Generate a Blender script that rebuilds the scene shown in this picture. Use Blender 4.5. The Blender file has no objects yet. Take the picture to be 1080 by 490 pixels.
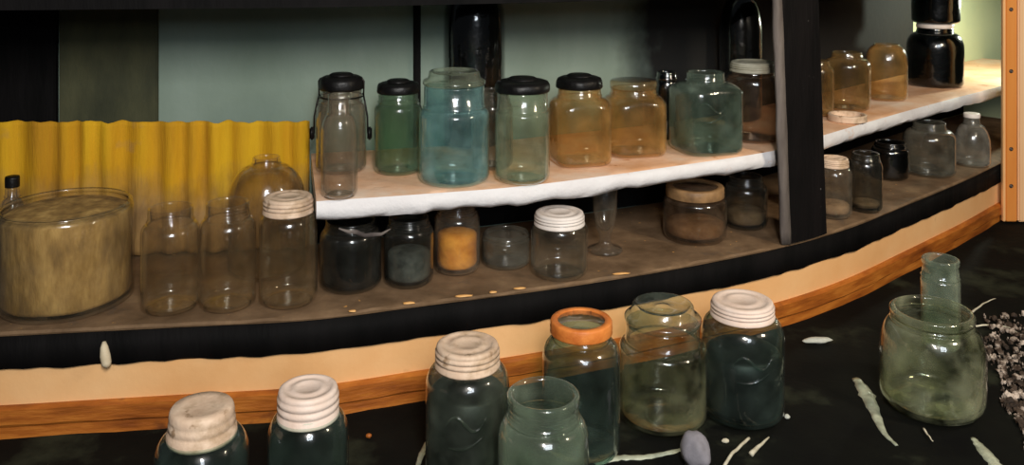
import bpy, bmesh, math, random
from mathutils import Vector, noise
random.seed(7)
C = bpy.context.scene.collection
PI = math.pi
EYE, F, HOR = 0.66, 950.0, -60.0          # eye height over the floor (m), focal length (px of 1080), horizon row
ZL, ZU, TU = 0.14, 0.296, 0.029           # tops of lower and upper shelf, thickness of the upper board

def at(px, py, z):
    """the point of height z that the photo shows at (px, py)"""
    d = (EYE - z) * F / (py - HOR)
    return Vector(((px - 540) / F * d, d, z))

# ------------------------------------------------------------------ materials
def nt(name):
    m = bpy.data.materials.new(name); m.use_nodes = True
    t = m.node_tree; t.nodes.clear()
    return m, t, t.nodes.new('ShaderNodeOutputMaterial')

def N(t, kind, **kw):
    n = t.nodes.new('ShaderNode' + kind)
    for k, v in list(kw.items()):
        if k in n.inputs.keys(): n.inputs[k].default_value = v
        else: setattr(n, k, v)
    return n

def noise_tex(t, scale, detail=4, rough=.55, stretch=(1, 1, 1)):
    tc = N(t, 'TexCoord'); mp = N(t, 'Mapping'); mp.inputs['Scale'].default_value = stretch
    nz = N(t, 'TexNoise'); nz.inputs['Scale'].default_value = scale
    nz.inputs['Detail'].default_value = detail; nz.inputs['Roughness'].default_value = rough
    t.links.new(tc.outputs['Object'], mp.inputs[0]); t.links.new(mp.outputs[0], nz.inputs[0])
    return nz.outputs['Fac']

def ramp(t, fac, stops):
    r = N(t, 'ValToRGB'); e = r.color_ramp.elements
    while len(e) < len(stops): e.new(.5)
    for q, (p, c) in zip(e, stops):
        q.position = p; q.color = (*c, 1) if len(c) == 3 else c
    t.links.new(fac, r.inputs[0])
    return r.outputs[0]

def mixc(t, fac, a, b):
    m = N(t, 'MixRGB')
    for i, v in ((0, fac), (1, a), (2, b)):
        if hasattr(v, 'node'): t.links.new(v, m.inputs[i])
        elif i == 0: m.inputs[0].default_value = v
        else: m.inputs[i].default_value = (*v, 1)
    return m.outputs[0]

def surf(name, stops, scale=12, rough=.7, bump=.0, bscale=60, stretch=(1, 1, 1), metal=0, spec=.4, over=None):
    """opaque noisy surface; over = (scale, threshold, width, colour): worn patches"""
    m, t, out = nt(name)
    p = N(t, 'BsdfPrincipled'); p.inputs['Roughness'].default_value = rough
    p.inputs['Metallic'].default_value = metal; p.inputs['Specular IOR Level'].default_value = spec
    col = ramp(t, noise_tex(t, scale, 5, .6, stretch), stops)
    if over:
        for s, th, w, c in over:
            k = ramp(t, noise_tex(t, s, 4, .6), [(th, (0, 0, 0)), (th + w, (1, 1, 1))])
            col = mixc(t, k, col, c)
    t.links.new(col, p.inputs['Base Color'])
    if bump:
        b = N(t, 'Bump'); b.inputs['Strength'].default_value = bump; b.inputs['Distance'].default_value = .004
        t.links.new(noise_tex(t, bscale, 5, .6, stretch), b.inputs['Height']); t.links.new(b.outputs[0], p.inputs['Normal'])
    t.links.new(p.outputs[0], out.inputs[0])
    return m

def glass(name, tint, edge, haze=.1, dirt=(.5, .5, .45), scale=22, rough=.04, var=.6, refl=1.9):
    """old bottle glass: tinted clear, deeper colour where one looks along the wall, sharp reflections and a film of dust"""
    m, t, out = nt(name)
    haze *= .42; tint = tuple(c ** .5 for c in tint); edge = tuple(c ** .30 for c in edge)
    lw = N(t, 'LayerWeight'); lw.inputs['Blend'].default_value = .35
    tr = N(t, 'BsdfTransparent')
    t.links.new(mixc(t, lw.outputs['Facing'], tint, edge), tr.inputs[0])
    df = N(t, 'BsdfDiffuse'); tl = N(t, 'BsdfTranslucent')
    dcol = ramp(t, noise_tex(t, scale * 2.1, 4), [(.3, tuple(.65 * c for c in dirt)), (.7, tuple(min(1, 1.25 * c) for c in dirt))])
    t.links.new(dcol, df.inputs[0]); t.links.new(dcol, tl.inputs[0])
    dm = N(t, 'MixShader'); dm.inputs[0].default_value = .35
    t.links.new(df.outputs[0], dm.inputs[1]); t.links.new(tl.outputs[0], dm.inputs[2])
    w_ = .2 if var < .95 else .09
    hz = ramp(t, noise_tex(t, scale, 4, .6), [(.5 - w_, (haze * (1 - var),) * 3), (.5 + w_, (min(1, haze * (1 + var)),) * 3)])
    k = N(t, 'Math', operation='MULTIPLY_ADD'); k.inputs[1].default_value = 3.2; k.inputs[2].default_value = .55     # a dust film hides more where one looks along it
    t.links.new(lw.outputs['Facing'], k.inputs[0])
    hk = N(t, 'Math', operation='MULTIPLY'); t.links.new(k.outputs[0], hk.inputs[0]); t.links.new(hz, hk.inputs[1])
    m1 = N(t, 'MixShader'); t.links.new(hk.outputs[0], m1.inputs[0])
    t.links.new(tr.outputs[0], m1.inputs[1]); t.links.new(dm.outputs[0], m1.inputs[2])
    gl = N(t, 'BsdfGlossy'); gl.inputs['Roughness'].default_value = rough
    b = N(t, 'Bump'); b.inputs['Strength'].default_value = .25; b.inputs['Distance'].default_value = .004
    t.links.new(noise_tex(t, 45, 2), b.inputs['Height']); t.links.new(b.outputs[0], gl.inputs['Normal'])
    fr = N(t, 'Fresnel'); fr.inputs['IOR'].default_value = 1.5
    mu = N(t, 'Math', operation='MULTIPLY'); mu.inputs[1].default_value = refl
    ge = N(t, 'NewGeometry'); fo = N(t, 'Math', operation='SUBTRACT'); fo.inputs[0].default_value = 1.0       # outer skins reflect once
    t.links.new(ge.outputs['Backfacing'], fo.inputs[1])
    mf = N(t, 'Math', operation='MULTIPLY'); t.links.new(fr.outputs[0], mf.inputs[0]); t.links.new(fo.outputs[0], mf.inputs[1])
    t.links.new(mf.outputs[0], mu.inputs[0])
    m2 = N(t, 'MixShader'); t.links.new(mu.outputs[0], m2.inputs[0])
    g2 = N(t, 'BsdfGlossy'); g2.inputs['Roughness'].default_value = .24                                           # greasy film: wide soft streaks
    t.links.new(b.outputs[0], g2.inputs['Normal'])
    gm = N(t, 'MixShader'); gm.inputs[0].default_value = .35; t.links.new(gl.outputs[0], gm.inputs[1]); t.links.new(g2.outputs[0], gm.inputs[2])
    t.links.new(m1.outputs[0], m2.inputs[1]); t.links.new(gm.outputs[0], m2.inputs[2])
    t.links.new(m2.outputs[0], out.inputs[0])
    return m

# ------------------------------------------------------------------ object helpers
def tag(o, label=None, cat=None, group=None, kind=None):
    for k, v in (('label', label), ('category', cat), ('group', group), ('kind', kind)):
        if v: o[k] = v
    return o

def obj(name, bm, mat, parent=None, smooth=True, recalc=True):
    if recalc: bmesh.ops.recalc_face_normals(bm, faces=bm.faces)
    me = bpy.data.meshes.new(name); bm.to_mesh(me); bm.free()
    if smooth:
        for p in me.polygons: p.use_smooth = True
    me.materials.append(mat)
    o = bpy.data.objects.new(name, me); C.objects.link(o)
    if parent: o.parent = parent
    return o

def sharp(o, deg=40):
    bm = bmesh.new(); bm.from_mesh(o.data)
    for e in bm.edges:
        if len(e.link_faces) == 2 and e.calc_face_angle(0) > math.radians(deg): e.smooth = False
    bm.to_mesh(o.data); bm.free()
    return o

def empty(name, loc, label, cat, group=None):
    o = bpy.data.objects.new(name, None); C.objects.link(o); o.location = loc
    o.empty_display_size = .02
    return tag(o, label, cat, group)

def lathe(prof, seg=44, sq=None, rot=0., wob=0.):
    """spin (r, z) points; sq(z) gives the exponent of the superellipse cross-section (2 = round)"""
    bm = bmesh.new(); rings = []
    for r, z in prof:
        if r < 1e-6: rings.append([bm.verts.new((0, 0, z))]); continue
        ring = []
        for i in range(seg):
            a = 2 * PI * i / seg; n = sq(z) if sq else 2
            k = 1 if n == 2 else 1 / (abs(math.cos(a)) ** n + abs(math.sin(a)) ** n) ** (1 / n)
            rr = r * k * (1 + wob * noise.noise(Vector((math.cos(a) * 2, math.sin(a) * 2, z * 40))))
            ring.append(bm.verts.new((rr * math.cos(a + rot), rr * math.sin(a + rot), z)))
        rings.append(ring)
    for a, b in zip(rings, rings[1:]):
        if len(a) == 1 and len(b) == 1: continue
        for i in range(seg):
            j = (i + 1) % seg
            if len(a) == 1: bm.faces.new((a[0], b[i], b[j]))
            elif len(b) == 1: bm.faces.new((a[i], b[0], a[j]))
            else: bm.faces.new((a[i], b[i], b[j], a[j]))
    return bm

def tube(bm, pts, r, seg=8, taper=None):
    pts = [Vector(p) for p in pts]; rings = []; u = None
    for i, p in enumerate(pts):
        d = (pts[min(i + 1, len(pts) - 1)] - pts[max(i - 1, 0)]).normalized()
        if u is None: u = d.orthogonal().normalized()
        u = (u - d * u.dot(d)).normalized(); v = d.cross(u)
        rr = r * (taper[i] if taper else 1)
        rings.append([bm.verts.new(p + rr * (math.cos(2 * PI * k / seg) * u + math.sin(2 * PI * k / seg) * v)) for k in range(seg)])
    for a, b in zip(rings, rings[1:]):
        for k in range(seg): bm.faces.new((a[k], a[(k + 1) % seg], b[(k + 1) % seg], b[k]))
    bm.faces.new(rings[0]); bm.faces.new(list(reversed(rings[-1])))
    return bm

def spline(pts, n):
    """Catmull-Rom through points"""
    pts = [Vector(p) for p in pts]; P = [2 * pts[0] - pts[1]] + pts + [2 * pts[-1] - pts[-2]]; out = []
    for i in range(1, len(P) - 2):
        for k in range(n):
            t = k / n; a, b, c, d = P[i - 1:i + 3]
            out.append(.5 * (2 * b + (c - a) * t + (2 * a - 5 * b + 4 * c - d) * t * t + (3 * b - a - 3 * c + d) * t ** 3))
    return out + [pts[-1]]

def curve_of(px_pts, z, n=12):
    """front edge as plan points with their inward normals"""
    p = spline([at(x, y, z) for x, y in px_pts], n); res = []
    for i, q in enumerate(p):
        d = p[min(i + 1, len(p) - 1)] - p[max(i - 1, 0)]; d.z = 0; d.normalize()
        res.append((Vector((q.x, q.y, 0)), Vector((-d.y, d.x, 0))))
    return res

def sweep(curve, section, jit=None):
    """carry a closed (offset, z) section along a plan curve"""
    bm = bmesh.new(); rings = []
    for i, (p, n) in enumerate(curve):
        ring = []
        for k, (o, z) in enumerate(section):
            q = p + n * o; q.z = z
            if jit: q = jit(q, n, k, i)
            ring.append(bm.verts.new(q))
        rings.append(ring)
    m = len(section)
    for a, b in zip(rings, rings[1:]):
        for k in range(m): bm.faces.new((a[k], a[(k + 1) % m], b[(k + 1) % m], b[k]))
    bm.faces.new(rings[0]); bm.faces.new(list(reversed(rings[-1])))
    return bm

def box(bm, c, s, rz=0.):
    q = bmesh.ops.create_cube(bm, size=1)['verts']
    for v in q:
        x, y, z = v.co.x * s[0], v.co.y * s[1], v.co.z * s[2]
        v.co = Vector((x * math.cos(rz) - y * math.sin(rz), x * math.sin(rz) + y * math.cos(rz), z)) + Vector(c)
    return bm

# ------------------------------------------------------------------ palette
M = {}
M['floor'] = surf('black_dirt', [(.3, (.003, .003, .003)), (.55, (.006, .0065, .005)), (.68, (.030, .034, .021))], 7, .8, .35, 40, spec=.10)
M['black_wood'] = surf('black_wood', [(.3, (.003, .003, .003)), (.7, (.008, .007, .007))], 18, .7, .5, 60, (1, 1, .2), spec=.08)
M['post_wood'] = surf('weathered_black_wood', [(.3, (.003, .003, .003)), (.75, (.010, .008, .008))], 22, .6, .7, 50, (1, 1, .15), spec=.12,
                      over=[(70, .74, .03, (.20, .18, .17))])
M['edge_wood'] = surf('bare_grey_wood', [(.3, (.07, .055, .05)), (.7, (.2, .17, .15))], 30, .8, .5, 60, (1, 1, .2))
M['cream'] = surf('cream_paint', [(.3, (.88, .46, .18)), (.7, (.97, .58, .27))], 7, .6, .15, 50, (1, 1, 1),
                  over=[(14, .68, .1, (.62, .33, .12))])
M['orange_wood'] = surf('orange_wood', [(.25, (.16, .035, .006)), (.5, (.42, .12, .015)), (.75, (.72, .26, .04))], 9, .5, .3, 40, (1, 1, 7),
                        over=[(11, .6, .1, (.10, .03, .012))])
M['white_board'] = surf('rough_white_paint', [(.3, (.90, .74, .66)), (.7, (.97, .90, .86))], 16, .7, .6, 45, (1, 1, 1),
                        over=[(8, .56, .12, (.86, .50, .27)), (30, .70, .05, (.55, .28, .12))])
M['white_board'] = surf('rough_white_paint', [(.3, (.80, .77, .78)), (.7, (.86, .85, .86))], 16, .7, .6, 45, (1, 1, 1),
                        over=[(22, .64, .10, (.74, .52, .40))])
M['worn_top'] = surf('worn_peach_board_top', [(.3, (.74, .36, .16)), (.55, (.90, .56, .36)), (.75, (.92, .74, .60))], 9, .65, .5, 45, (1, 1, 1),
                     over=[(26, .66, .06, (.55, .22, .08))])
M['brown_board'] = surf('brown_board', [(.3, (.10, .057, .026)), (.55, (.20, .122, .064)), (.8, (.32, .21, .11))], 14, .75, .5, 40, (1, 1, 1),
                        over=[(9, .62, .1, (.10, .075, .055)), (75, .705, .02, (.85, .42, .10))])
M['jamb'] = surf('orange_jamb', [(.3, (.70, .22, .035)), (.7, (.90, .38, .09))], 10, .5, .2, 40, (1, 1, .1))
M['jamb_light'] = surf('peach_facing', [(.3, (.88, .50, .25)), (.7, (.95, .62, .36))], 8, .55, .15, 40, (1, 1, .2))
M['steel'] = surf('dull_steel', [(.3, (.10, .08, .07)), (.7, (.2, .16, .14))], 40, .45, metal=.7)
M['zinc'] = surf('pale_zinc', [(.3, (.66, .46, .32)), (.7, (.86, .66, .49))], 40, .55, .3, 90, spec=.4,
                 over=[(26, .50, .14, (.52, .36, .23)), (60, .62, .06, (.40, .26, .16))])
M['zinc_dim'] = surf('grey_zinc', [(.3, (.36, .33, .24)), (.7, (.56, .53, .42))], 40, .5, .3, 90)
M['flake'] = surf('orange_flake', [(.3, (.80, .36, .08)), (.7, (.95, .58, .24))], 60, .6, .2, 60)
M['cream_cap'] = surf('pinkish_cream_zinc', [(.3, (.80, .60, .48)), (.7, (.90, .74, .64))], 30, .5, .25, 80)
M['white_cap'] = surf('white_enamel', [(.3, (.76, .66, .58)), (.7, (.90, .83, .78))], 20, .45, .1, 60)
M['black_lid'] = surf('black_lid', [(.3, (.003, .003, .003)), (.7, (.008, .007, .007))], 40, .4, .3, 70, spec=.25)
M['orange_band'] = surf('rusty_orange_band', [(.3, (.55, .13, .02)), (.7, (.90, .30, .06))], 40, .5, .4, 90,
                        over=[(30, .66, .06, (.25, .07, .02))])
M['brown_band'] = surf('brown_band', [(.3, (.16, .09, .04)), (.7, (.40, .23, .10))], 40, .5, .3, 80)
M['wire'] = surf('dark_wire', [(.3, (.01, .01, .01)), (.7, (.03, .025, .02))], 40, .4, metal=.6)
M['straw'] = surf('brown_fibre', [(.25, (.13, .07, .022)), (.5, (.36, .21, .06)), (.75, (.66, .42, .14))], 30, .9, 1.0, 45, (1.3, 1, .45))
M['orange_fill'] = surf('orange_meal', [(.3, (.62, .22, .02)), (.7, (.95, .45, .06))], 40, .8, .6, 90)
M['black_fill'] = surf('black_preserve', [(.3, (.004, .004, .004)), (.7, (.012, .011, .010))], 30, .5, .2, 50)
M['grey_fill'] = surf('grey_scraps', [(.3, (.05, .06, .06)), (.7, (.30, .33, .31))], 30, .8, .7, 50)
M['brown_fill'] = surf('brown_meal', [(.3, (.20, .12, .06)), (.7, (.45, .30, .17))], 40, .85, .6, 80)
M['cloth'] = surf('mustard_cloth', [(.25, (.36, .15, .008)), (.5, (.62, .32, .006)), (.8, (.80, .49, .012))], 7, .85, .5, 90, (2.4, 1, .25),
                  over=[(9, .60, .12, (.42, .24, .07))])
m_ = M['cloth']; t_ = m_.node_tree; p_ = [n for n in t_.nodes if n.type == 'BSDF_PRINCIPLED'][0]           # browner towards the lower hem
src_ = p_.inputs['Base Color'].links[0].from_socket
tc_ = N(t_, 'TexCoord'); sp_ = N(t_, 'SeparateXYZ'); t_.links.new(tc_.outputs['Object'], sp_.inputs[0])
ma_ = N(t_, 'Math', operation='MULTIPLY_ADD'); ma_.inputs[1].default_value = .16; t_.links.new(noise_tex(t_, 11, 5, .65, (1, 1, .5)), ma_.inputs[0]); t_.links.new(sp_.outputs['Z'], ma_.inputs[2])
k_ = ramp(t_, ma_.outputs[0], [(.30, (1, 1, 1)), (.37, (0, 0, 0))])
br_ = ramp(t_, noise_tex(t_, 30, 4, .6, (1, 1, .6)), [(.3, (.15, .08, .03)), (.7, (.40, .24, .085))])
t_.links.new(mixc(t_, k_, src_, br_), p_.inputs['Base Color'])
M['pale_chip'] = surf('pale_chip', [(.3, (.42, .44, .38)), (.7, (.68, .68, .60))], 40, .6, .3, 60)
M['peg'] = surf('pale_wood_peg', [(.3, (.62, .50, .33)), (.7, (.82, .70, .50))], 60, .6, .2, 60)
M['scrap'] = surf('torn_pale_film', [(.3, (.22, .24, .17)), (.7, (.62, .66, .50))], 45, .35, .5, 80, spec=.6)
M['twig'] = surf('bleached_twig', [(.3, (.45, .40, .28)), (.7, (.75, .70, .55))], 60, .7, .3, 80)
M['gravel'] = surf('mixed_rubble', [(.3, (.012, .008, .006)), (.48, (.07, .045, .03)), (.62, (.58, .48, .40))], 40, .85, .5, 90)
M['stone'] = surf('lilac_stone', [(.3, (.20, .19, .21)), (.7, (.34, .32, .36))], 40, .7, .3, 70)
G = {}
G['clear'] = glass('clear_glass', (.955, .955, .94), (.50, .49, .43), .07, (.52, .46, .34))
G['smoky'] = glass('smoky_clear_glass', (.93, .91, .87), (.40, .34, .28), .17, (.50, .42, .32))
G['tan'] = glass('tan_clear_glass', (.96, .93, .86), (.55, .45, .32), .08, (.60, .45, .26))
G['aqua'] = glass('aqua_glass', (.76, .90, .89), (.16, .42, .44), .26, (.42, .66, .66), 20)
G['deep'] = glass('deep_green_glass', (.70, .82, .68), (.12, .22, .17), .16, (.32, .44, .32))
G['pale'] = glass('pale_green_glass', (.86, .91, .82), (.38, .48, .38), .20, (.58, .62, .46))
G['amber'] = glass('amber_dusted_glass', (.94, .82, .62), (.55, .40, .20), .26, (.78, .48, .17), 14, var=.8)
G['amber_dim'] = glass('dim_amber_glass', (.85, .76, .58), (.40, .30, .16), .20, (.62, .42, .18), 16)
G['green'] = glass('dark_sage_glass', (.64, .76, .68), (.16, .24, .20), .26, (.32, .40, .33), 16, var=.9)
G['brown'] = glass('dull_brown_glass', (.72, .62, .52), (.20, .14, .10), .18, (.34, .24, .16), 22, var=.9)
G['black'] = glass('near_black_glass', (.03, .04, .045), (.01, .015, .015), .03, (.05, .07, .07), 20, .05, refl=3.2)
G['inky'] = glass('inky_green_glass', (.006, .010, .011), (.002, .005, .005), .05, (.05, .09, .08), 20, .06)
G['dark'] = glass('dark_clear_glass', (.60, .60, .56), (.16, .16, .14), .06, (.30, .30, .26))
G['grey'] = glass('grey_dusted_glass', (.80, .80, .76), (.30, .30, .27), .22, (.40, .38, .31), 18, var=.8)
G['frost'] = glass('frosted_glass', (.86, .86, .82), (.42, .40, .36), .34, (.50, .47, .42), 20)
G['sage'] = glass('sage_green_glass', (.82, .91, .82), (.24, .34, .27), .09, (.55, .62, .50), 18, var=.9)
G['teal'] = glass('teal_green_glass', (.76, .90, .84), (.16, .28, .25), .05, (.40, .52, .46), 18, var=.9)
G['sage_dusty'] = glass('dusty_sage_glass', (.80, .90, .80), (.24, .34, .27), .22, (.58, .68, .52), 14, var=.9)
G['vial'] = glass('dusty_vial_glass', (.80, .90, .82), (.30, .40, .32), .36, (.60, .68, .54), 20)
G['mossy_dusty'] = glass('dusty_moss_glass', (.86, .89, .76), (.36, .40, .28), .22, (.58, .60, .40), 15, var=1.0)
G['mossy'] = glass('mossy_glass', (.88, .90, .80), (.36, .40, .28), .15, (.42, .43, .26), 15, var=1.0)

# ------------------------------------------------------------------ curves of the shelving
LOW = [(-420, 352), (-280, 352), (-170, 352), (-80, 352), (0, 350), (100, 345), (200, 340), (330, 333), (450, 318), (560, 304), (660, 289), (740, 275), (832, 256),
       (900, 236), (960, 212), (1020, 187), (1060, 168), (1120, 142), (1180, 120)]
UPP = [(334, 214), (450, 206), (560, 197), (690, 180), (821, 160), (863, 147), (940, 124), (1008, 105), (1058, 92), (1110, 77), (1170, 62)]
low, upp = curve_of(LOW, ZL), curve_of(UPP, ZU)
DEPTH = .31
def upto(curve, px): return [c for c in curve if c[0].x / c[0].y * F + 540 <= px]
lows, upps = upto(low, 1140), upto(upp, 1140)                       # the boards end against the orange upright

def jitter(amt, sc, rows, drop=0.):
    def f(q, n, k, i):
        if k in rows:
            v = noise.noise(q * sc)
            q = q + n * amt * .6 * v + Vector((0, 0, amt * noise.noise(q * sc + Vector((9, 3, 1))) - drop * max(0, noise.noise(q * sc * 1.7))))
        return q
    return f

# setting: floor, back wall, fascia boards
bm = bmesh.new()
bmesh.ops.create_grid(bm, x_segments=150, y_segments=130, size=1)
for v in bm.verts:
    v.co = Vector((v.co.x * 2.1 + .3, v.co.y * 1.7 + 1.5, 0))
    a = noise.noise(v.co * 5) * .5 + noise.noise(v.co * 17) * .3
    v.co.z = -.004 - .006 * abs(a)
tag(obj('floor', bm, M['floor']), kind='structure')

def wall_mat():
    m, t, out = nt('old_green_plaster')
    p = N(t, 'BsdfPrincipled'); p.inputs['Roughness'].default_value = .8
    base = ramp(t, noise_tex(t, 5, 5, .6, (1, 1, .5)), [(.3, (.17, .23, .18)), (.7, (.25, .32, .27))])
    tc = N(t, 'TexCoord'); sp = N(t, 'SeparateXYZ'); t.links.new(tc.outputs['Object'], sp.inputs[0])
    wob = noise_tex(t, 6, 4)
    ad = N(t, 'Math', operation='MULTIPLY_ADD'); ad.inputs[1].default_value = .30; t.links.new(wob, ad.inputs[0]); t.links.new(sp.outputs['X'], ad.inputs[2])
    wall_shade = ramp(t, ad.outputs[0], [(.0, (0, 0, 0)), (.32, (0, 0, 0)), (.45, (1, 1, 1)), (1.0, (1, 1, 1))])     # shade painted into this length of wall, ragged edge
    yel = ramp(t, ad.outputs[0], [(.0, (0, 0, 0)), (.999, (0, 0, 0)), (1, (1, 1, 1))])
    col = mixc(t, wall_shade, base, (.007, .007, .006))
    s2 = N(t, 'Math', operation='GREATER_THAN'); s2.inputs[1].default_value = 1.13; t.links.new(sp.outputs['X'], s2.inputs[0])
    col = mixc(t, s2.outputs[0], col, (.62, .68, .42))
    t.links.new(col, p.inputs['Base Color'])
    b = N(t, 'Bump'); b.inputs['Strength'].default_value = .3; b.inputs['Distance'].default_value = .004
    t.links.new(noise_tex(t, 25, 5), b.inputs['Height']); t.links.new(b.outputs[0], p.inputs['Normal'])
    t.links.new(p.outputs[0], out.inputs[0])
    return m
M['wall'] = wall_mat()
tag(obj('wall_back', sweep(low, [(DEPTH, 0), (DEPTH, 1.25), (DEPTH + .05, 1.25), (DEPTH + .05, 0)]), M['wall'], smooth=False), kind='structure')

tag(obj('trim_1', sweep(lows, [(.012, .085), (.004, .088), (.003, .1335), (.03, .1335), (.03, .085)], jitter(.004, 30, (1, 2))), M['black_wood']), kind='structure')
tag(obj('trim_2', sweep(lows, [(.010, .036), (.010, .0855), (.035, .0855), (.035, .036)]), M['cream'], smooth=False), kind='structure')
tag(obj('baseboard_front', sweep(lows, [(.004, -.02), (.004, .010), (.000, .014), (.000, .034), (.006, .0375), (.04, .0375), (.04, -.02)], jitter(.002, 20, (2, 3))), M['orange_wood'], smooth=False), kind='structure')
tag(obj('shade_header', sweep(low, [(.0, .57), (.0, .80), (.035, .80), (.035, .57)]), M['black_wood'], smooth=False), kind='structure')  # header board added to cast shade on the top of the wall

tag(obj('wall_right', box(bmesh.new(), (1.78, 1.75, .6), (.05, 2.3, 1.3)), M['black_wood'], smooth=False), kind='structure')
tag(obj('shade_sheet', sweep([c for c in lows if c[0].x / c[0].y * F + 540 > 338], [(DEPTH - .003, ZL + .001), (DEPTH - .003, ZU - TU - .002), (DEPTH - .001, ZU - TU - .002), (DEPTH - .001, ZL + .001)]), M['black_wood'], smooth=False), kind='structure')  # added black sheet, paints the shade under the upper shelf
# lower board
sec = [(.001, ZL - .0062), (0, ZL - .0035), (.003, ZL - .0006)] + [(.02 + .285 * k / 6, ZL) for k in range(7)] + [(.305, ZL - .0062)]
o = obj('shelf_board', sweep(lows, sec, jitter(.0020, 28, (1, 2))), M['brown_board'])
tag(sharp(o), 'long brown worn shelf board with chipped front edge, the lower of the two', 'shelf', 'shelf boards')
# upper board
sec = [(.020, ZU - TU), (.012, ZU - TU * .7), (.012, ZU - TU * .35), (.016, ZU - .002)] + [(.030 + .276 * k / 6, ZU) for k in range(7)] + [(.306, ZU - TU)]
o = obj('shelf_board', sweep(upps, sec, jitter(.006, 26, (0, 1, 2), .004)), M['white_board'])
o.data.materials.append(M['worn_top'])
for p in o.data.polygons:
    if p.normal.z > .8: p.material_index = 1
up_board = tag(sharp(o, 50), 'rough white painted shelf board carrying the upper row of jars', 'shelf', 'shelf boards')
q = at(384, 240, ZU - TU)
bm = bmesh.new()
pts = [q + Vector((-.035 + .012 * k, .006 * math.sin(k), -.001 - .008 * math.sin(k * PI / 6) - .002 * (k % 2))) for k in range(7)]
tube(bm, pts, .003, 6, [.3, .9, 1.2, 1, 1.1, .8, .2])
obj('paper_shred', bm, M['edge_wood'], up_board)

# batten and old boards on the wall
def on_wall(px, off=DEPTH):
    """plan point on the wall (offset from the lower front edge) seen at column px"""
    best = min(low, key=lambda c: abs((c[0] + c[1] * off).x / (c[0] + c[1] * off).y * F + 540 - px))
    i = low.index(best); res = None
    for a, b in zip(low, low[1:]):
        pa, pb = a[0] + a[1] * off, b[0] + b[1] * off
        xa, xb = pa.x / pa.y * F + 540, pb.x / pb.y * F + 540
        if xa <= px <= xb:
            t = (px - xa) / (xb - xa); res = pa.lerp(pb, t), (pb - pa).normalized()
    return res
def plank(name, px0, px1, z0, z1, th, mat, off=DEPTH):
    p0, _ = on_wall(px0, off - th - .001); p1, _ = on_wall(px1, off - th - .001)
    d = (p1 - p0); n = Vector((-d.y, d.x, 0)).normalized(); bm = bmesh.new(); L = d.length
    c = (p0 + p1) / 2 + n * th / 2
    box(bm, (0, 0, (z1 - z0) / 2), (L, th, z1 - z0), 0)
    bmesh.ops.bevel(bm, geom=bm.edges[:], offset=min(.002, th * .25), segments=2, affect='EDGES')
    o = obj(name, bm, mat, smooth=False); o.location = (c.x, c.y, z0); o.rotation_euler.z = math.atan2(d.y, d.x)
    return o
tag(plank('wall_batten', 437, 444, ZU, .80, .012, M['black_wood']), 'thin black upright batten on the green wall behind the aqua jar', 'batten')
M['olive_board'] = surf('dark_olive_board', [(.3, (.022, .026, .013)), (.7, (.075, .075, .034))], 14, .8, .4, 50, (1, 1, .4))
tag(plank('wall_board', 62, 166, ZL + .002, .70, .010, M['olive_board']), 'dark olive board standing against the wall above the mustard cloth', 'board')
tag(plank('wall_board', -160, 58, ZL + .002, .80, .014, M['black_wood']), 'black board standing against the wall at the far end of the mustard cloth', 'board')

# mustard cloth hung behind the bare end of the lower shelf
bm = bmesh.new(); cols = []
nx, nz = 120, 26
for i in range(nx + 1):
    px = -150 + (326 + 150) * i / nx
    p, d = on_wall(px, DEPTH - .030); n = Vector((-d.y, d.x, 0)); col = []
    top = EYE - (128 - HOR) * p.y / F + .004 * noise.noise(Vector((i * .35, 0, 0)))
    for k in range(nz + 1):
        z = ZL + .004 + (top - ZL - .004) * k / nz
        w = .006 * math.sin(i * .9 + 1.2 * math.sin(i * .21)) + .004 * noise.noise(Vector((i * .13, z * 9, 3)))
        col.append(bm.verts.new((p.x + n.x * w, p.y + n.y * w, z)))
    cols.append(col)
for a, b in zip(cols, cols[1:]):
    for k in range(nz): bm.faces.new((a[k], b[k], b[k + 1], a[k + 1]))
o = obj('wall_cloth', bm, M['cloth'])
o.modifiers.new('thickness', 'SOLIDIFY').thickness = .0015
tag(o, 'mustard yellow cloth with brown stains hanging behind the clear jars', 'cloth')

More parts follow.
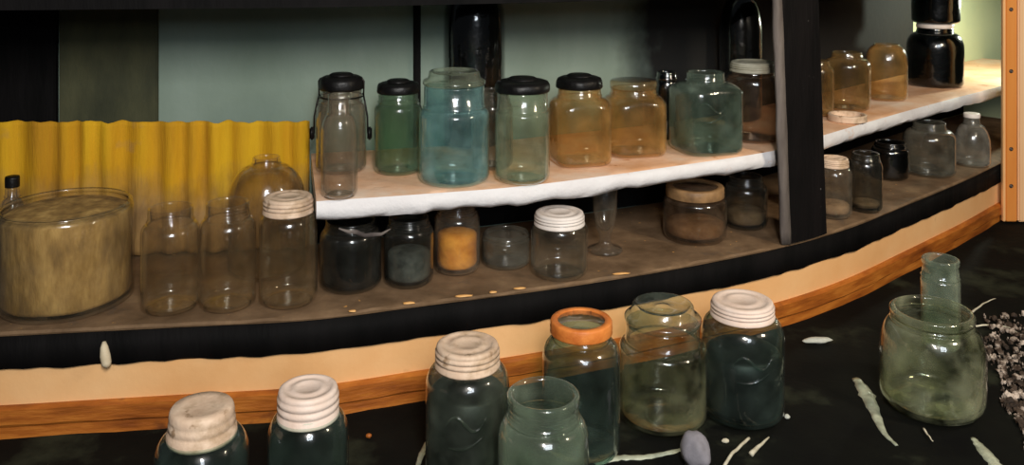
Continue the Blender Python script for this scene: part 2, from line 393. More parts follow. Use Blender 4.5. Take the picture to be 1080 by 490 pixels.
# ------------------------------------------------------------------ jars
def jar_prof(R, H, nr, nh, sh, th=.0028, heel=.010, threads=True, bead=True, waist=0., foot=.86, rim=0.):
    rn = R * nr; zs = H * (1 - nh - sh); zn = H * (1 - nh)
    heel = min(heel, zs * .4, R * .4)
    out = [(0, .004), (R * foot * .8, .004), (R * foot - .001, .0005)]
    for k in range(6):
        a = PI / 2 * k / 5
        out.append((R - heel + heel * math.sin(a), heel - heel * math.cos(a)))
    for k in range(1, 6):
        t = k / 6
        out.append((R * (1 - waist * math.sin(PI * t)), heel + (zs - heel) * t))
    for k in range(9):
        a = PI / 2 * k / 8
        out.append((rn + (R - rn) * math.cos(a) ** 1.0, zs + (zn - zs) * math.sin(a) ** 1.0))
    if bead: out += [(rn + .0022, zn + .0008), (rn + .0030, zn + .0028), (rn + .0012, zn + .0046)]
    z0 = zn + (.006 if bead else .001)
    if threads:
        k = max(2, int((H - z0 - 4 * rim) / .005))
        for q in range(k * 4): out.append((rn + .0012 * max(0, math.sin(q * PI / 2 + .3)), z0 + (H - .003 - 4 * rim - z0) * q / (k * 4)))
    if rim: out += [(rn + .0004, H - .011), (rn + rim * .8, H - .0095), (rn + rim, H - .0065), (rn + rim * .9, H - .003)]
    out += [(rn + rim * .6 + .0008, H - .0024), (rn + .0006, H - .0007), (rn - .0006, H), (rn - th * .8, H - .0008), (rn - th, H - .003)]
    inn = []
    for k in range(9):
        a = PI / 2 * (8 - k) / 8
        inn.append((max(rn - th, .002) + (R - rn) * math.cos(a), zs - .0005 + (zn - zs) * math.sin(a)))
    inn += [(R - th, heel + th)]
    for k in range(1, 5):
        a = PI / 2 * (1 - k / 5)
        inn.append((R - th - heel * .8 + heel * .8 * math.sin(a), heel * .8 - heel * .8 * math.cos(a) + .0045))
    inn += [(R * .4, .0048), (0, .006)]
    return out + inn, rn, zn, zs

def lid_bm(kind, r, h):
    """one lathe outline per lid kind; z=0 is the lower rim of the lid"""
    if kind == 'zinc':
        p = [(r * .93, 0), (r * 1.04, 0), (r * 1.05, .002)]
        for k in range(3):
            z = .003 + (h - .007) * k / 3; dz = (h - .007) / 3
            p += [(r * 1.03, z), (r * 1.03, z + dz * .45), (r * .99, z + dz * .62), (r * .99, z + dz * .9)]
        p += [(r * 1.0, h - .004), (r * .97, h - .0012), (r * .92, h), (r * .80, h), (r * .77, h - .0012), (r * .60, h - .0012), (r * .55, h - .0002), (r * .42, h), (r * .38, h - .001), (0, h - .001)]
        return p
    if kind == 'tall':
        p = [(r * .93, 0), (r * 1.04, 0), (r * 1.05, .003), (r * 1.03, h * .28), (r * .98, h * .33), (r * .98, h * .42), (r * 1.0, h * .46), (r * .985, h * .58), (r * .965, h * .63),
             (r * .965, h * .72), (r * .975, h * .77), (r * .95, h * .92), (r * .90, h), (r * .62, h * 1.0), (r * .58, h * .985), (0, h * .985)]
        return p
    if kind == 'cap':
        return [(r * .9, 0), (r * 1.02, 0), (r * 1.04, .001), (r * 1.04, h * .8), (r * .98, h * .97), (r * .8, h), (0, h)]
    if kind == 'dark':
        return [(r * .95, 0), (r * 1.08, 0), (r * 1.10, h * .12), (r * 1.08, h * .55), (r * 1.02, h * .8), (r * .85, h * .93), (r * .5, h * 1.0), (0, h)]
    if kind == 'glasslid':
        return [(0, .001), (r * .8, .001), (r * .86, 0), (r * 1.02, .001), (r * 1.05, .003), (r * 1.05, h * .30), (r * .98, h * .40), (r * .88, h * .5), (r * .84, h * .9), (r * .80, h), (r * .74, h),
                (r * .70, h * .85), (r * .5, h * .78), (r * .22, h * .8), (r * .14, h * .92), (0, h * .95)]
    if kind == 'band':
        return [(r * .93, 0), (r * 1.05, 0), (r * 1.07, .0015), (r * 1.05, h * .3), (r * 1.07, h * .45), (r * 1.05, h * .6), (r * 1.06, h * .85), (r * 1.02, h), (r * .82, h), (r * .80, h - .0015), (r * .84, h - .003), (r * .93, h - .004), (r * .93, 0)]

UPG, LOG, FLG, BIG = 'old jars and bottles on the upper shelf', 'old jars and bottles on the lower shelf', 'old jars standing on the dark floor', None
DARKLID = {'black_lid'}
def jar(name, label, group, cx, yb, yt, w, z, mat, nr=.72, nh=.16, sh=.12, lid=None, lmat='zinc', lh=.02, sq=2, rot=0., fill=None, fh=.6, cat=None,
        wall_t=.0028, threads=True, bead=True, bail=False, waist=0., h=None, tilt=0., mark=False, insert=None, heel=.010, foot=.86, rim=0.):
    df = (EYE - z) * F / (yb - HOR); d = df / (1 - w / (2 * F)); R = w / 2 / F * d
    H = h if h else EYE - z - (yt - HOR) * (d + R * nr) / F
    if z == ZL and h is None and cx > 334: H = min(H, .1215)
    loc = Vector(((cx - 540) / F * d, d, z + .0004))
    root = empty(name, loc, label, cat or ('bottle' if 'bottle' in name else 'jug' if 'jug' in name else 'jar'), group)
    root.rotation_euler.z = rot
    if tilt: root.rotation_euler.y = tilt
    Hb = H
    if lid in ('dark', 'glasslid', 'cap'): Hb = H - lh * .75
    elif lid in ('zinc', 'tall', 'band'): Hb = H - .0035
    prof, rn, zn, zs = jar_prof(R, Hb, nr, nh, sh, wall_t, heel, threads and lid is None, bead, waist, foot, rim)
    sqf = None
    if sq != 2:
        def sqf(zz):
            t = min(1, max(0, (zz - zs) / max(1e-4, zn - zs)));  return sq + (2 - sq) * t
    body = obj('glass_body', lathe(prof, 44, sqf, 0, .012), mat, root)
    if mark:                                                       # worn moulded flourish
        bm = bmesh.new()
        for z0, amp, L, w in ((.60, .011, 1.0, 1.0), (.47, -.005, .8, .5)):    # one long S and the arc under it
            pts = []
            for k in range(25):
                t = k / 24; a = -PI / 2 - rot + (t - .5) * L
                pts.append(((R + .0003) * math.cos(a), (R + .0003) * math.sin(a), Hb * z0 + amp * math.sin(2 * PI * t * w) + .012 * (t - .5)))
            tube(bm, pts, .0016, 6, [.3 + .9 * math.sin(PI * k / 24) for k in range(25)])
        obj('moulded_flourish', bm, mat, body)
    if lid:
        zb = Hb - lh + .0035 if lid in ('zinc', 'tall', 'band') else Hb + .0003
        if lid == 'band': zb = Hb - lh + .003
        lm = M.get(lmat) or G.get(lmat)
        lb = lathe(lid_bm(lid, rn + (.0026 if lid in ('zinc', 'tall', 'band') else .0006), lh), 44, None, 0, .03 if lid == 'dark' else .006)
        lo = obj('glass_lid' if lid == 'glasslid' else 'screw_band' if lid == 'band' else 'lid', lb, lm, root); lo.location.z = zb
        if lid == 'band':
            gi = obj('lid_insert', lathe([(0, -.0030), (rn * .9, -.0030), (rn * .95, -.002), (rn * .9, -.0008), (rn * .6, -.0004), (rn * .55, .0006), (0, .0006)]), insert or G['sage'], lo)
            gi.location.z = lh - .0008
        if lid == 'dark':
            gi = obj('lid_knob', lathe([(rn * .62, -.001), (rn * .60, .0022), (rn * .5, .004), (0, .0045)], 28), lm, lo); gi.location.z = lh * .96
    if bail:
        bm = bmesh.new(); rr = rn + .004; zc = zn + .010
        tube(bm, [(rr * math.cos(2 * PI * k / 32), rr * math.sin(2 * PI * k / 32), zc) for k in range(33)], .0013, 6)
        for s in (-1, 1):
            tube(bm, [(s * rr, 0, zc), (s * (rr + .003), -.002, zc - .012), (s * (R + .003), -.004, zs * .9), (s * (R + .0035), -.004, zs * .62)], .0016, 6)
        top = H + .002
        tube(bm, [(-rr, 0, zc), (-rr * 1.02, 0, top - .006)] + [(-rr * math.cos(PI * k / 10), 0, top - .004 + .006 * math.sin(PI * k / 10)) for k in range(1, 10)] + [(rr * 1.02, 0, top - .006), (rr, 0, zc)], .0014, 6)
        bo = obj('wire_bail', bm, M['wire'], root)
        for s in (-1, 1):
            bm = box(bmesh.new(), (s * (R + .0065), -.004, zs * .62), (.007, .010, .020))
            bmesh.ops.bevel(bm, geom=bm.edges[:], offset=.002, segments=2, affect='EDGES')
            obj('clasp', bm, M['black_lid'], bo)
    if fill:
        rf = R - wall_t - .0022; zt = .0075 + (zs - .008) * fh; p = [(0, .0075), (rf * .85, .0075), (rf * .97, .011), (rf, .016)]
        p += [(rf, .016 + (zt - .020) * k / 4) for k in range(1, 5)] + [(rf * .9, zt), (rf * .5, zt + .003), (0, zt + .001)]
        obj('contents', lathe(p, 36, (lambda zz: sq) if sq != 2 else None, 0, .03), M[fill], root)
    return root

# ---- upper shelf
jar('mason_jar', 'clear jar with black lid, wire clasp and toggles behind the small smoky bottle', UPG, 360, 186, 80, 52, ZU, G['smoky'], .80, .16, .10, 'dark', 'black_lid', .022, bail=True)
jar('milk_bottle', 'small smoky glass bottle with a narrow neck at the broken end of the white shelf', UPG, 358, 212, 97, 38, ZU, G['smoky'], .58, .20, .22, threads=False)
jar('mason_jar', 'deep green jar with black lid between the wire clasp jar and the aqua jar', UPG, 420, 187, 86, 50, ZU, G['deep'], .80, .13, .10, 'dark', 'black_lid', .017)
M['pale_lid'] = G['pale']
jar('canister_jar', 'bright aqua jar with wide neck and stepped glass lid on the white shelf', UPG, 479, 200, 74, 74, ZU, G['aqua'], .84, .24, .08, 'glasslid', 'pale_lid', .022, threads=False)
jar('mason_jar', 'hazy grey jar half hidden between the aqua jar and the ringed pale green jar', UPG, 519, 181, 92, 44, ZU, G['grey'], .80, .15, .10)
jar('mason_jar', 'pale green jar with ringed neck and black lid beside the aqua jar', UPG, 551, 197, 83, 58, ZU, G['pale'], .90, .22, .05, 'dark', 'black_lid', .018)
jar('square_jar', 'squarish amber jar with bumpy black lid and faint diamond side', UPG, 611, 178, 80, 60, ZU, G['amber'], .74, .12, .13, 'dark', 'black_lid', .019, sq=4.5, rot=.25)
M['dim_lid'] = G['amber_dim']
jar('square_jar', 'squarish amber jar with dim brownish cap, standing next to the black bottle', UPG, 668, 168, 83, 62, ZU, G['amber'], .76, .10, .14, 'cap', 'dim_lid', .014, sq=4, rot=.2)
jar('black_bottle', 'black round-topped bottle half hidden between amber jar and dark green jar', UPG, 703, 148, 74, 26, ZU, G['black'], .75, .12, .16, threads=False)
jar('square_jar', 'dark green squarish jar with open mouth and moulded flourish on the white shelf', UPG, 744, 166, 73, 66, ZU, G['green'], .58, .12, .12, sq=4, rot=.3, mark=True, threads=False)
jar('mason_jar', 'dull brown jar with grey metal lid right beside the black post', UPG, 794, 153, 62, 58, ZU, G['brown'], .74, .14, .12, 'zinc', 'zinc_dim', .018)
jar('large_bottle', 'tall black bottle with a blue glint towering behind the aqua jar', UPG, 500, 158, -30, 66, ZU, G['black'], .40, .14, .25, threads=False, h=.345)
jar('large_bottle', 'tall black bottle with a glint behind the grey lidded brown jar', UPG, 781, 130, -30, 44, ZU, G['black'], .42, .16, .25, threads=False, h=.30)
jar('fruit_jar', 'dusty amber jar half hidden behind the black post on the white shelf', UPG, 862, 124, 62, 34, ZU, G['amber_dim'], .70, .10, .16, threads=False)
jar('fruit_jar', 'amber clear jar with speckled glints above the loose ring lid', UPG, 893, 119, 53, 48, ZU, G['amber_dim'], .62, .10, .16, threads=False)
jar('fruit_jar', 'round-topped amber jar standing beside the stacked black jars', UPG, 935, 108, 45, 42, ZU, G['amber'], .60, .03, .34, threads=False, bead=False)
s_ = jar('mason_jar', 'inky dark jar with pale cap carrying another dark jar on its top', UPG, 986, 94, 24, 56, ZU, G['inky'], .62, .08, .26, 'cap', 'white_cap', .012)
for o in s_.children:
    if o.name.startswith('lid'): ztop = s_.location.z + o.location.z + .0125
root2 = empty('mason_jar', (s_.location.x + .002, s_.location.y, ztop), 'inky dark jar standing on top of another dark jar by the yellow wall', 'jar', UPG)
prof = jar_prof(.058, .10, .7, .14, .16)[0]
obj('glass_body', lathe(prof, 44, None, 0, .01), G['inky'], root2)
# loose ring lid on the upper shelf
q = at(901, 131, ZU); r = 20 / F * q.y
o = obj('ring_lid', lathe([(r * .82, 0), (r, 0), (r * 1.02, .002), (r * .98, .005), (r, .007), (r * .98, .010), (r, .012), (r * .96, .0135), (r * .84, .0135), (r * .82, .012), (r * .82, 0)]), M['zinc'])
o.location = (q.x, q.y + r, ZU + .0006)
tag(o, 'loose pale ring lid lying flat on the white shelf below the amber jars', 'lid')

# ---- lower shelf
jar('storage_jar', 'very wide hazy jar packed with brown fibre at the end of the lower shelf', LOG, 70, 346, 197, 132, ZL, G['clear'], .95, .04, .05, None, fill='straw', fh=1.03, threads=False, heel=.014)
jar('black_capped_bottle', 'slim bottle with black cap peeking out behind the wide fibre-filled jar', LOG, 13, 312, 187, 26, ZL, G['smoky'], .5, .10, .16, 'cap', 'black_lid', .016)
jar('mason_jar', 'clear open mason jar beside the wide fibre-filled jar', LOG, 180, 336, 212, 60, ZL, G['tan'], .74, .15, .11)
jar('mason_jar', 'clear open mason jar directly beside the tall jar with pinkish zinc lid', LOG, 240, 333, 207, 58, ZL, G['tan'], .74, .15, .11)
jar('mason_jar', 'tall clear mason jar with pinkish zinc lid at the end of the white shelf', LOG, 304, 329, 200, 60, ZL, G['tan'], .78, .15, .10, 'zinc', 'zinc', .024)
jar('glass_jug', 'big round-shouldered clear jug behind the open and zinc-lidded mason jars', LOG, 281, 299, 162, 80, ZL, G['tan'], .34, .07, .34, threads=False)
jar('mason_jar', 'short jar filled black below the broken end of the white shelf', LOG, 370, 313, 238, 64, ZL, G['dark'], .80, .14, .12, None, fill='black_fill', fh=1.12, h=.100)
jar('mason_jar', 'dark clear jar with grey scraps inside, between the black jar and orange jar', LOG, 431, 307, 230, 52, ZL, G['dark'], .80, .14, .12, None, fill='grey_fill', fh=.62, h=.100)
jar('mason_jar', 'small jar half filled with bright orange contents below the white shelf', LOG, 482, 293, 227, 48, ZL, G['smoky'], .82, .16, .10, None, fill='orange_fill', fh=.74, h=.106)
jar('squat_jar', 'squat grey dusty open jar between the orange-filled jar and white-lidded jar', LOG, 534, 287, 237, 52, ZL, G['grey'], .88, .14, .10, threads=False)
jar('mason_jar', 'clear rounded pint jar with white ribbed lid below the white shelf', LOG, 590, 299, 216, 60, ZL, G['clear'], .80, .14, .16, 'zinc', 'white_cap', .020)
jar('squat_jar', 'squat brown tinged jar with loose brassy screw band below the white shelf', LOG, 733, 261, 198, 66, ZL, G['brown'], .82, .18, .10, 'band', 'brown_band', .018, fill='brown_fill', fh=.40, insert=G['brown'], h=.092)
jar('mason_jar', 'small dark jar in the shade beside the brassy banded squat jar', LOG, 786, 245, 196, 46, ZL, G['dark'], .76, .16, .14, fill='brown_fill', fh=.40, h=.092)
jar('mason_jar', 'slim clear jar with tan lid just beyond the foot of the black post', LOG, 879, 233, 163, 38, ZL, G['smoky'], .72, .13, .14, 'zinc', 'zinc', .016, fill='brown_fill', fh=.25)
jar('mason_jar', 'dark slim open jar with glints beside the tan lidded slim jar', LOG, 913, 226, 158, 34, ZL, G['dark'], .78, .12, .14, fill='brown_fill', fh=.12)
jar('mason_jar', 'black jar in deep shade behind the slim glinting jar', LOG, 939, 192, 146, 38, ZL, G['black'], .78, .14, .14)
jar('mason_jar', 'hazy grey-green round jar beside the capped white bottle', LOG, 980, 189, 126, 52, ZL, G['grey'], .62, .14, .18, h=.115)
jar('milk_bottle', 'frosted narrow bottle with white cap near the orange upright', LOG, 1025, 178, 104, 36, ZL, G['frost'], .42, .14, .46, 'cap', 'white_cap', .010, threads=False, h=.118)
# footed glass
q = at(640, 271, ZL); r = 19 / F * q.y
root = empty('footed_glass', (q.x, q.y + r, ZL + .0004), 'slim footed drinking glass in the shade behind the white lidded pint jar', 'glass', LOG)
p = [(0, 0), (r * .96, 0), (r, .002), (r * .96, .005), (r * .55, .009), (r * .34, .014), (r * .30, .022), (r * .36, .030), (r * .55, .042), (r * .68, .065), (r * .72, .105),
     (r * .70, .106), (r * .66, .104), (r * .62, .066), (r * .48, .046), (r * .2, .036), (0, .035)]
obj('glass_body', lathe(p), G['smoky'], root)

# ---- foreground, on the floor
def fjar(name, label, cx, yt, w, d, mat, Hm=.17, **kw):
    yb = HOR + EYE * F / (d - w / 2 / F * d)
    return jar(name, label, FLG, cx, yb, yt, w, 0., mat, h=Hm, **kw)
def dist(ytop, H):    # distance of a jar whose mouth centre shows at row ytop
    return (EYE - H) * F / (ytop - HOR)
fjar('mason_jar', 'dark floor jar with tall dull stepped zinc lid nearest the bare end of the floor', 213, 0, 96, dist(428, .170), G['teal'], .170, nr=.66, nh=.14, sh=.16, lid='tall', lmat='zinc', lh=.032)
fjar('mason_jar', 'dark floor jar with pinkish white ribbed lid before the orange skirting', 325, 0, 84, dist(408, .175), G['teal'], .175, nr=.68, nh=.14, sh=.16, lid='zinc', lmat='cream_cap', lh=.032)
fjar('mason_jar', 'black filled floor jar with dented cream zinc lid', 493, 0, 88, dist(362, .175), G['sage'], .175, nr=.70, nh=.13, sh=.14, lid='zinc', lmat='zinc', lh=.026, fill='black_fill', fh=.98, mark=True)
fjar('mason_jar', 'green glass floor jar without lid, open mouth nearest the viewer', 573, 0, 96, dist(414, .165), G['sage_dusty'], .165, nr=.76, nh=.17, sh=.14, wall_t=.005, rim=.0022)
fjar('mason_jar', 'teal floor jar with rusty orange screw band around its glass insert', 613, 0, 82, dist(336, .170), G['teal'], .170, nr=.70, nh=.14, sh=.14, lid='band', lmat='orange_band', lh=.017)
M['sage_lid'] = G['sage']
fjar('canister_jar', 'big clear floor jar with domed greenish glass lid between two mason jars', 699, 0, 92, dist(325, .150), G['mossy'], .150, nr=.82, nh=.20, sh=.08, lid='glasslid', lmat='sage_lid', lh=.026, threads=False)
fjar('mason_jar', 'dark green floor jar with flat white lid and moulded flourish', 783, 0, 86, dist(316, .157), G['teal'], .157, nr=.70, nh=.13, sh=.16, lid='zinc', lmat='cream_cap', lh=.022, mark=True, fill='black_fill', fh=.8)
fjar('wide_jar', 'mossy wide-mouthed floor jar without lid, standing before the small green vial', 983, 0, 104, dist(326, .136), G['mossy_dusty'], .136, nr=.76, nh=.14, sh=.36, wall_t=.006, rim=.003, heel=.02)
fjar('small_bottle', 'small pale green open vial standing behind the mossy wide-mouthed jar', 992, 0, 39, dist(272, .145), G['vial'], .145, nr=.90, nh=.22, sh=.05, threads=False, wall_t=.0042, rim=.0018, cat='vial')

# ------------------------------------------------------------------ post, jamb, peg
def upright(px0, px1, y_foot, z0, z1, depth, name):
    a, b = at(px0, y_foot, z0), at(px1, y_foot, z0)
    return a, b
p0, p1 = at(832, 256.5, ZL), at(870, 245.5, ZL)
d = p1 - p0; L = Vector((d.x, d.y, 0)).length; ang = math.atan2(d.y, d.x)
LP = Vector((p0.x, p0.y, ZL + .0005))
LEAN, ZT = -.055, .66
bm = bmesh.new(); nz = 44
for k in range(nz + 1):
    z = ZT * k / nz
    for (u, v) in ((0, -.004), (L * .33, -.006), (L * .66, -.006), (L, -.004), (L, .007), (L * .5, .007), (0, .007)):
        w = .0022 * noise.noise(Vector((u * 30, v * 30, z * 16)))
        bm.verts.new((u + w + z * LEAN, v + .7 * w, z))
bm.verts.ensure_lookup_table()
for k in range(nz):
    for j in range(7):
        a, b = k * 7 + j, k * 7 + (j + 1) % 7
        bm.faces.new((bm.verts[a], bm.verts[b], bm.verts[b + 7], bm.verts[a + 7]))
bm.faces.new([bm.verts[j] for j in range(7)]); bm.faces.new([bm.verts[nz * 7 + j] for j in range(7)])
root = empty('wooden_post', LP, 'rough black upright post standing in front of both shelves', 'post'); root.rotation_euler.z = ang
sharp(obj('post', bm, M['post_wood'], root))
bm = bmesh.new()
for k in range(31):
    z = ZT * k / 30
    w = .003 * noise.noise(Vector((3, 1, z * 18))); x1 = -.0012 + z * LEAN
    for (u, v) in ((x1 - .014 + w, .001), (x1, -.006 + .4 * w), (x1, .006), (x1 - .014 + w, .006)): bm.verts.new((u, v, z))
bm.verts.ensure_lookup_table()
for k in range(30):
    for j in range(4):
        a, b = k * 4 + j, k * 4 + (j + 1) % 4
        bm.faces.new((bm.verts[a], bm.verts[b], bm.verts[b + 4], bm.verts[a + 4]))
bm.faces.new([bm.verts[j] for j in range(4)]); bm.faces.new([bm.verts[120 + j] for j in range(4)])
tag(obj('side_strip', bm, M['edge_wood'], root), 'bare grey strip')

q = Vector(((1061 - 540) / F * 2.136, 2.136, 0))
root = empty('door_upright', q, 'orange wooden upright with screws at the far end of the shelves', 'upright')
bm = box(bmesh.new(), (.0135, .010, .60), (.027, .020, 1.20)); bmesh.ops.bevel(bm, geom=bm.edges[:], offset=.002, segments=2, affect='EDGES')
jb = obj('board', bm, M['jamb'], root, smooth=False)
bm = box(bmesh.new(), (.0680, .007, .60), (.080, .020, 1.20)); bmesh.ops.bevel(bm, geom=bm.edges[:], offset=.003, segments=2, affect='EDGES')
tag(obj('facing_board', bm, M['jamb_light'], root, smooth=False), 'pale peach facing board')
bm = box(bmesh.new(), (-.0032, .006, .60), (.0060, .010, 1.20)); bmesh.ops.bevel(bm, geom=bm.edges[:], offset=.001, segments=2, affect='EDGES')
tag(obj('edge_strip', bm, M['cream'], root, smooth=False), 'cream edge strip')
for y in (10, 157, 196, 75):
    z = EYE - (y - HOR) * q.y / F
    s = obj('screw', lathe([(0, 0), (.0048, 0), (.0048, .001), (.003, .0028), (.0012, .003), (.0010, .0018), (0, .0018)], 16), M['steel'], root)
    s.location = (.012, -.0002, z); s.rotation_euler.x = PI / 2

c, n = min(low, key=lambda c: abs(c[0].x / c[0].y * F + 540 - 123))
root_z = .119
bm = tube(bmesh.new(), [(0, 0, 0), (.0015, -.003, -.006), (.004, -.006, -.016), (.007, -.008, -.026), (.009, -.008, -.030)], .0068, 12, [.35, .75, 1, .95, .55])
o = obj('peg', bm, M['peg']); o.location = at(120, 350, .119) ; o.location.y = (c + n * .004).y - .0035
tag(o, 'small pale wooden peg sticking from the black edge under the fibre-filled jar', 'peg')

# ------------------------------------------------------------------ litter on the floor
def blob(name, c, s, mat, label, cat, seed, rz=0):
    bm = bmesh.new(); bmesh.ops.create_icosphere(bm, subdivisions=3, radius=1)
    for v in bm.verts:
        v.co *= 1 + .22 * noise.noise(v.co * 1.6 + Vector((seed, 0, 0)))
        v.co = Vector((v.co.x * s[0], v.co.y * s[1], v.co.z * s[2]))
    zmin = min(v.co.z for v in bm.verts)
    for v in bm.verts: v.co.z -= zmin
    o = obj(name, bm, mat); o.location = (c.x, c.y, -.0045); o.rotation_euler.z = rz
    return tag(o, label, cat)
blob('glass_chip', at(862, 359, 0), (.024, .007, .005), M['pale_chip'], 'flat pale green-grey chip lying alone on the black floor', 'chip', 2, .1)
blob('stone', at(733, 490, 0), (.017, .022, .022), M['stone'], 'lilac grey rounded stone before the domed glass lid jar', 'stone', 5, .4)
blob('crumb', at(830, 438, 0), (.004, .004, .003), M['pale_chip'], 'tiny white crumb on the black floor beside the flourish jar', 'crumb', 8)
blob('crumb', at(765, 463, 0), (.005, .003, .003), M['twig'], 'tiny tan crumb on the black floor beside the lilac stone', 'crumb', 11)
blob('crumb', at(389, 458, 0), (.004, .003, .003), M['orange_wood'], 'tiny orange crumb on the floor between two lidded jars', 'crumb', 14)

for k, (x, y) in enumerate(((372, 331), (431, 322.5), (489, 315), (520, 311), (548, 307), (655, 291.5))):
    bm = bmesh.new(); bmesh.ops.create_icosphere(bm, subdivisions=2, radius=1)
    for v in bm.verts:
        v.co *= 1 + .4 * noise.noise(v.co * 1.5 + Vector((k * 3, 0, 0))); v.co = Vector((v.co.x * (.006 + .004 * (k % 3)), v.co.y * .0035, v.co.z * .0014))
    o = obj('paint_flake', bm, M['flake']); p = at(x, y - 2.5, ZL); o.location = (p.x, p.y, ZL + .0012); o.rotation_euler.z = .15
    tag(o, 'small bright orange paint flake on the front edge of the brown shelf', 'flake', 'orange paint flakes on the brown shelf edge')

def ribbon(name, pxs, widths, mat, label, cat, z=.002, seed=0):
    """a curled strip with thickness lying on the floor"""
    pts = spline([at(x, y, 0) for x, y in pxs], 6); bm = bmesh.new(); rings = []
    for i, p in enumerate(pts):
        t = i / (len(pts) - 1); k = t * (len(widths) - 1); a = int(min(k, len(widths) - 2)); w = widths[a] + (widths[a + 1] - widths[a]) * (k - a)
        d = (pts[min(i + 1, len(pts) - 1)] - pts[max(i - 1, 0)]).normalized(); s = Vector((-d.y, d.x, 0))
        w *= 1 + .45 * noise.noise(Vector((i * .8, seed, 0)))
        ring = []
        for u, h in ((-1, 0), (-.5, .3), (.0, .45), (.5, .3), (1, 0)):
            ring.append(p + s * u * w + Vector((0, 0, z + h * w * (.6 + .5 * noise.noise(Vector((i * .5, u, seed)))))))
        rings.append([bm.verts.new(v) for v in ring] + [bm.verts.new(v - Vector((0, 0, .0012))) for v in reversed(ring)])
    m = len(rings[0])
    for a, b in zip(rings, rings[1:]):
        for k in range(m): bm.faces.new((a[k], a[(k + 1) % m], b[(k + 1) % m], b[k]))
    bm.faces.new(rings[0]); bm.faces.new(list(reversed(rings[-1])))
    o = obj(name, bm, mat); o.location.z = -.006
    return tag(o, label, cat)
ribbon('plastic_scrap', [(1026, 458), (1037, 471), (1048, 484), (1062, 502)], [.003, .008, .009, .007], M['scrap'], 'bright pale strip of torn plastic at the foot of the mossy jar', 'scrap', seed=1)
ribbon('plastic_scrap', [(903, 396), (913, 411), (922, 430), (932, 452), (946, 466)], [.006, .011, .008, .004, .002], M['scrap'], 'pale torn plastic flap beside the mossy wide-mouthed jar', 'scrap', seed=4)
ribbon('plastic_scrap', [(628, 486), (650, 479), (680, 478), (712, 472), (730, 466)], [.004, .006, .005, .004, .002], M['scrap'], 'wavy crumpled plastic strip before the domed glass lid jar', 'scrap', seed=7)
ribbon('plastic_scrap', [(439, 492), (444, 477), (450, 462)], [.002, .004, .002], M['scrap'], 'short pale plastic sliver beside the dented lid jar', 'scrap', seed=9)

def twig(pxs, r, label, tip=.4):
    pts = spline([at(x, y, 0) for x, y in pxs], 5); n = len(pts)
    for i, p in enumerate(pts): p.z = .002 + .002 * noise.noise(Vector((i * .4, pxs[0][0], 0)))
    o = obj('twig', tube(bmesh.new(), pts, r, 7, [1 - (1 - tip) * i / (n - 1) for i in range(n)]), M['twig']); o.location.z = -.003
    return tag(o, label, 'twig', 'bleached twigs on the floor')
twig([(762, 494), (770, 480), (780, 470), (790, 461)], .0022, 'pale twig on the floor before the flourish jar, nearer the stone', .9)
twig([(792, 478), (801, 469), (811, 460)], .0035, 'short bud-shaped pale twig on the floor before the flourish jar', .3)
twig([(1024, 330), (1036, 320), (1050, 314)], .002, 'bleached twig slanting behind the rubble beside the mossy jar')
twig([(1022, 343), (1045, 342), (1062, 344), (1076, 352)], .0018, 'long bleached twig lying flat across the top of the rubble')
twig([(974, 451), (979, 458), (984, 464)], .0016, 'thin bleached sprig before the foot of the mossy jar')

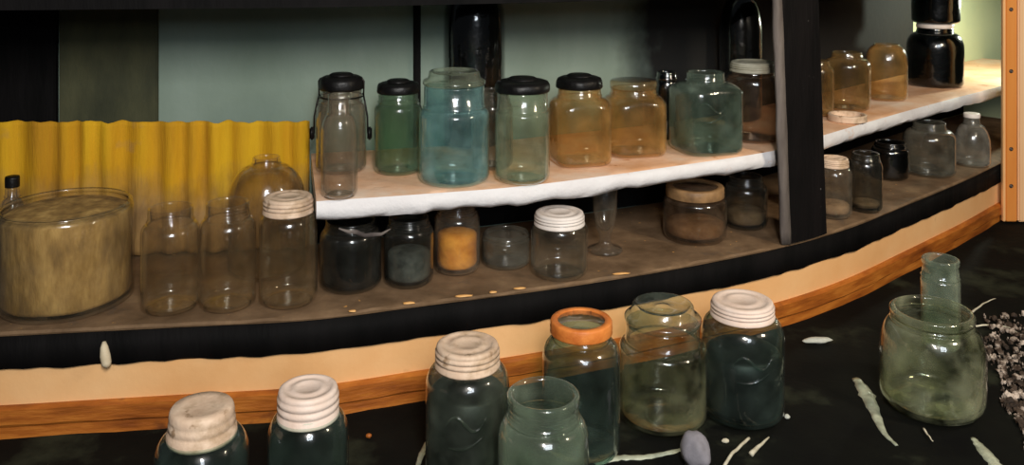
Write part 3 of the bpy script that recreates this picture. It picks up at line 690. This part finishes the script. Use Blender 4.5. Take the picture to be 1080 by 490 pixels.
bm = bmesh.new(); rnd = random.Random(3)
for k in range(1000):
    t = rnd.random() ** .8
    px = 1036 + 50 * t ** 1.6 + 5 * math.sin(t * 17) + 72 * rnd.random() ** 1.2; py = 330 + 145 * t
    c = at(px, py, 0); s = .0012 + .0052 * rnd.random() ** 3
    q = bmesh.ops.create_icosphere(bm, subdivisions=1, radius=s)['verts']
    for v in q:
        v.co = Vector((v.co.x * (1 + .6 * noise.noise(c * 90)), v.co.y, v.co.z * .7)) * (1 + .35 * noise.noise(v.co * 250 + c * 50)) + c + Vector((0, 0, s * .3 - .004 + .005 * rnd.random()))
tag(obj('rubble', bm, M['gravel'], smooth=False), 'strip of pale and brown rubble on the floor beside the mossy jar', 'rubble', kind='stuff')

# ------------------------------------------------------------------ lights
def area(name, loc, aim, sx, sy, power, col):
    l = bpy.data.lights.new(name, 'AREA'); l.shape = 'RECTANGLE'; l.size = sx; l.size_y = sy; l.energy = power; l.color = col
    o = bpy.data.objects.new(name, l); C.objects.link(o); o.location = loc
    o.rotation_euler = (Vector(aim) - Vector(loc)).to_track_quat('-Z', 'Y').to_euler()
    return o
area('room_lamp', (.12, -.25, 1.12), (.1, 1.4, .25), .16, .36, 20, (1, .93, .84))
area('window_light', (.5, -1.15, 1.32), (.2, 1.4, .25), .62, .9, 26, (.84, .92, 1))
area('side_lamp', (1.15, .75, 1.0), (1.0, 1.9, .25), .14, .30, 9, (1, .84, .62))
l = bpy.data.lights.new('shelf_bulb', 'POINT'); l.energy = 5; l.color = (.92, 1, .80); l.shadow_soft_size = .02
o = bpy.data.objects.new('shelf_bulb', l); C.objects.link(o); o.location = (1.37, 2.43, .50)

w = bpy.data.worlds.new('World'); bpy.context.scene.world = w; w.use_nodes = True
w.node_tree.nodes['Background'].inputs[0].default_value = (.8, .9, 1, 1); w.node_tree.nodes['Background'].inputs[1].default_value = .03

# ------------------------------------------------------------------ camera
cd = bpy.data.cameras.new('camera'); co = bpy.data.objects.new('camera', cd); C.objects.link(co)
co.location = (0, 0, EYE); co.rotation_euler = (PI / 2, 0, 0)
cd.sensor_fit = 'HORIZONTAL'; cd.sensor_width = 36; cd.lens = 36 * F / 1080; cd.shift_y = -(245 - HOR) / 1080; cd.clip_start = .02
S = bpy.context.scene; S.camera = co
S.view_settings.view_transform = 'Standard'; S.view_settings.look = 'None'; S.view_settings.exposure = 0; S.view_settings.gamma = 1
S.view_settings.use_curve_mapping = False
S.cycles.transparent_max_bounces = 48; S.cycles.max_bounces = 10; S.cycles.use_denoising = True
S.cycles.sample_clamp_indirect = 4
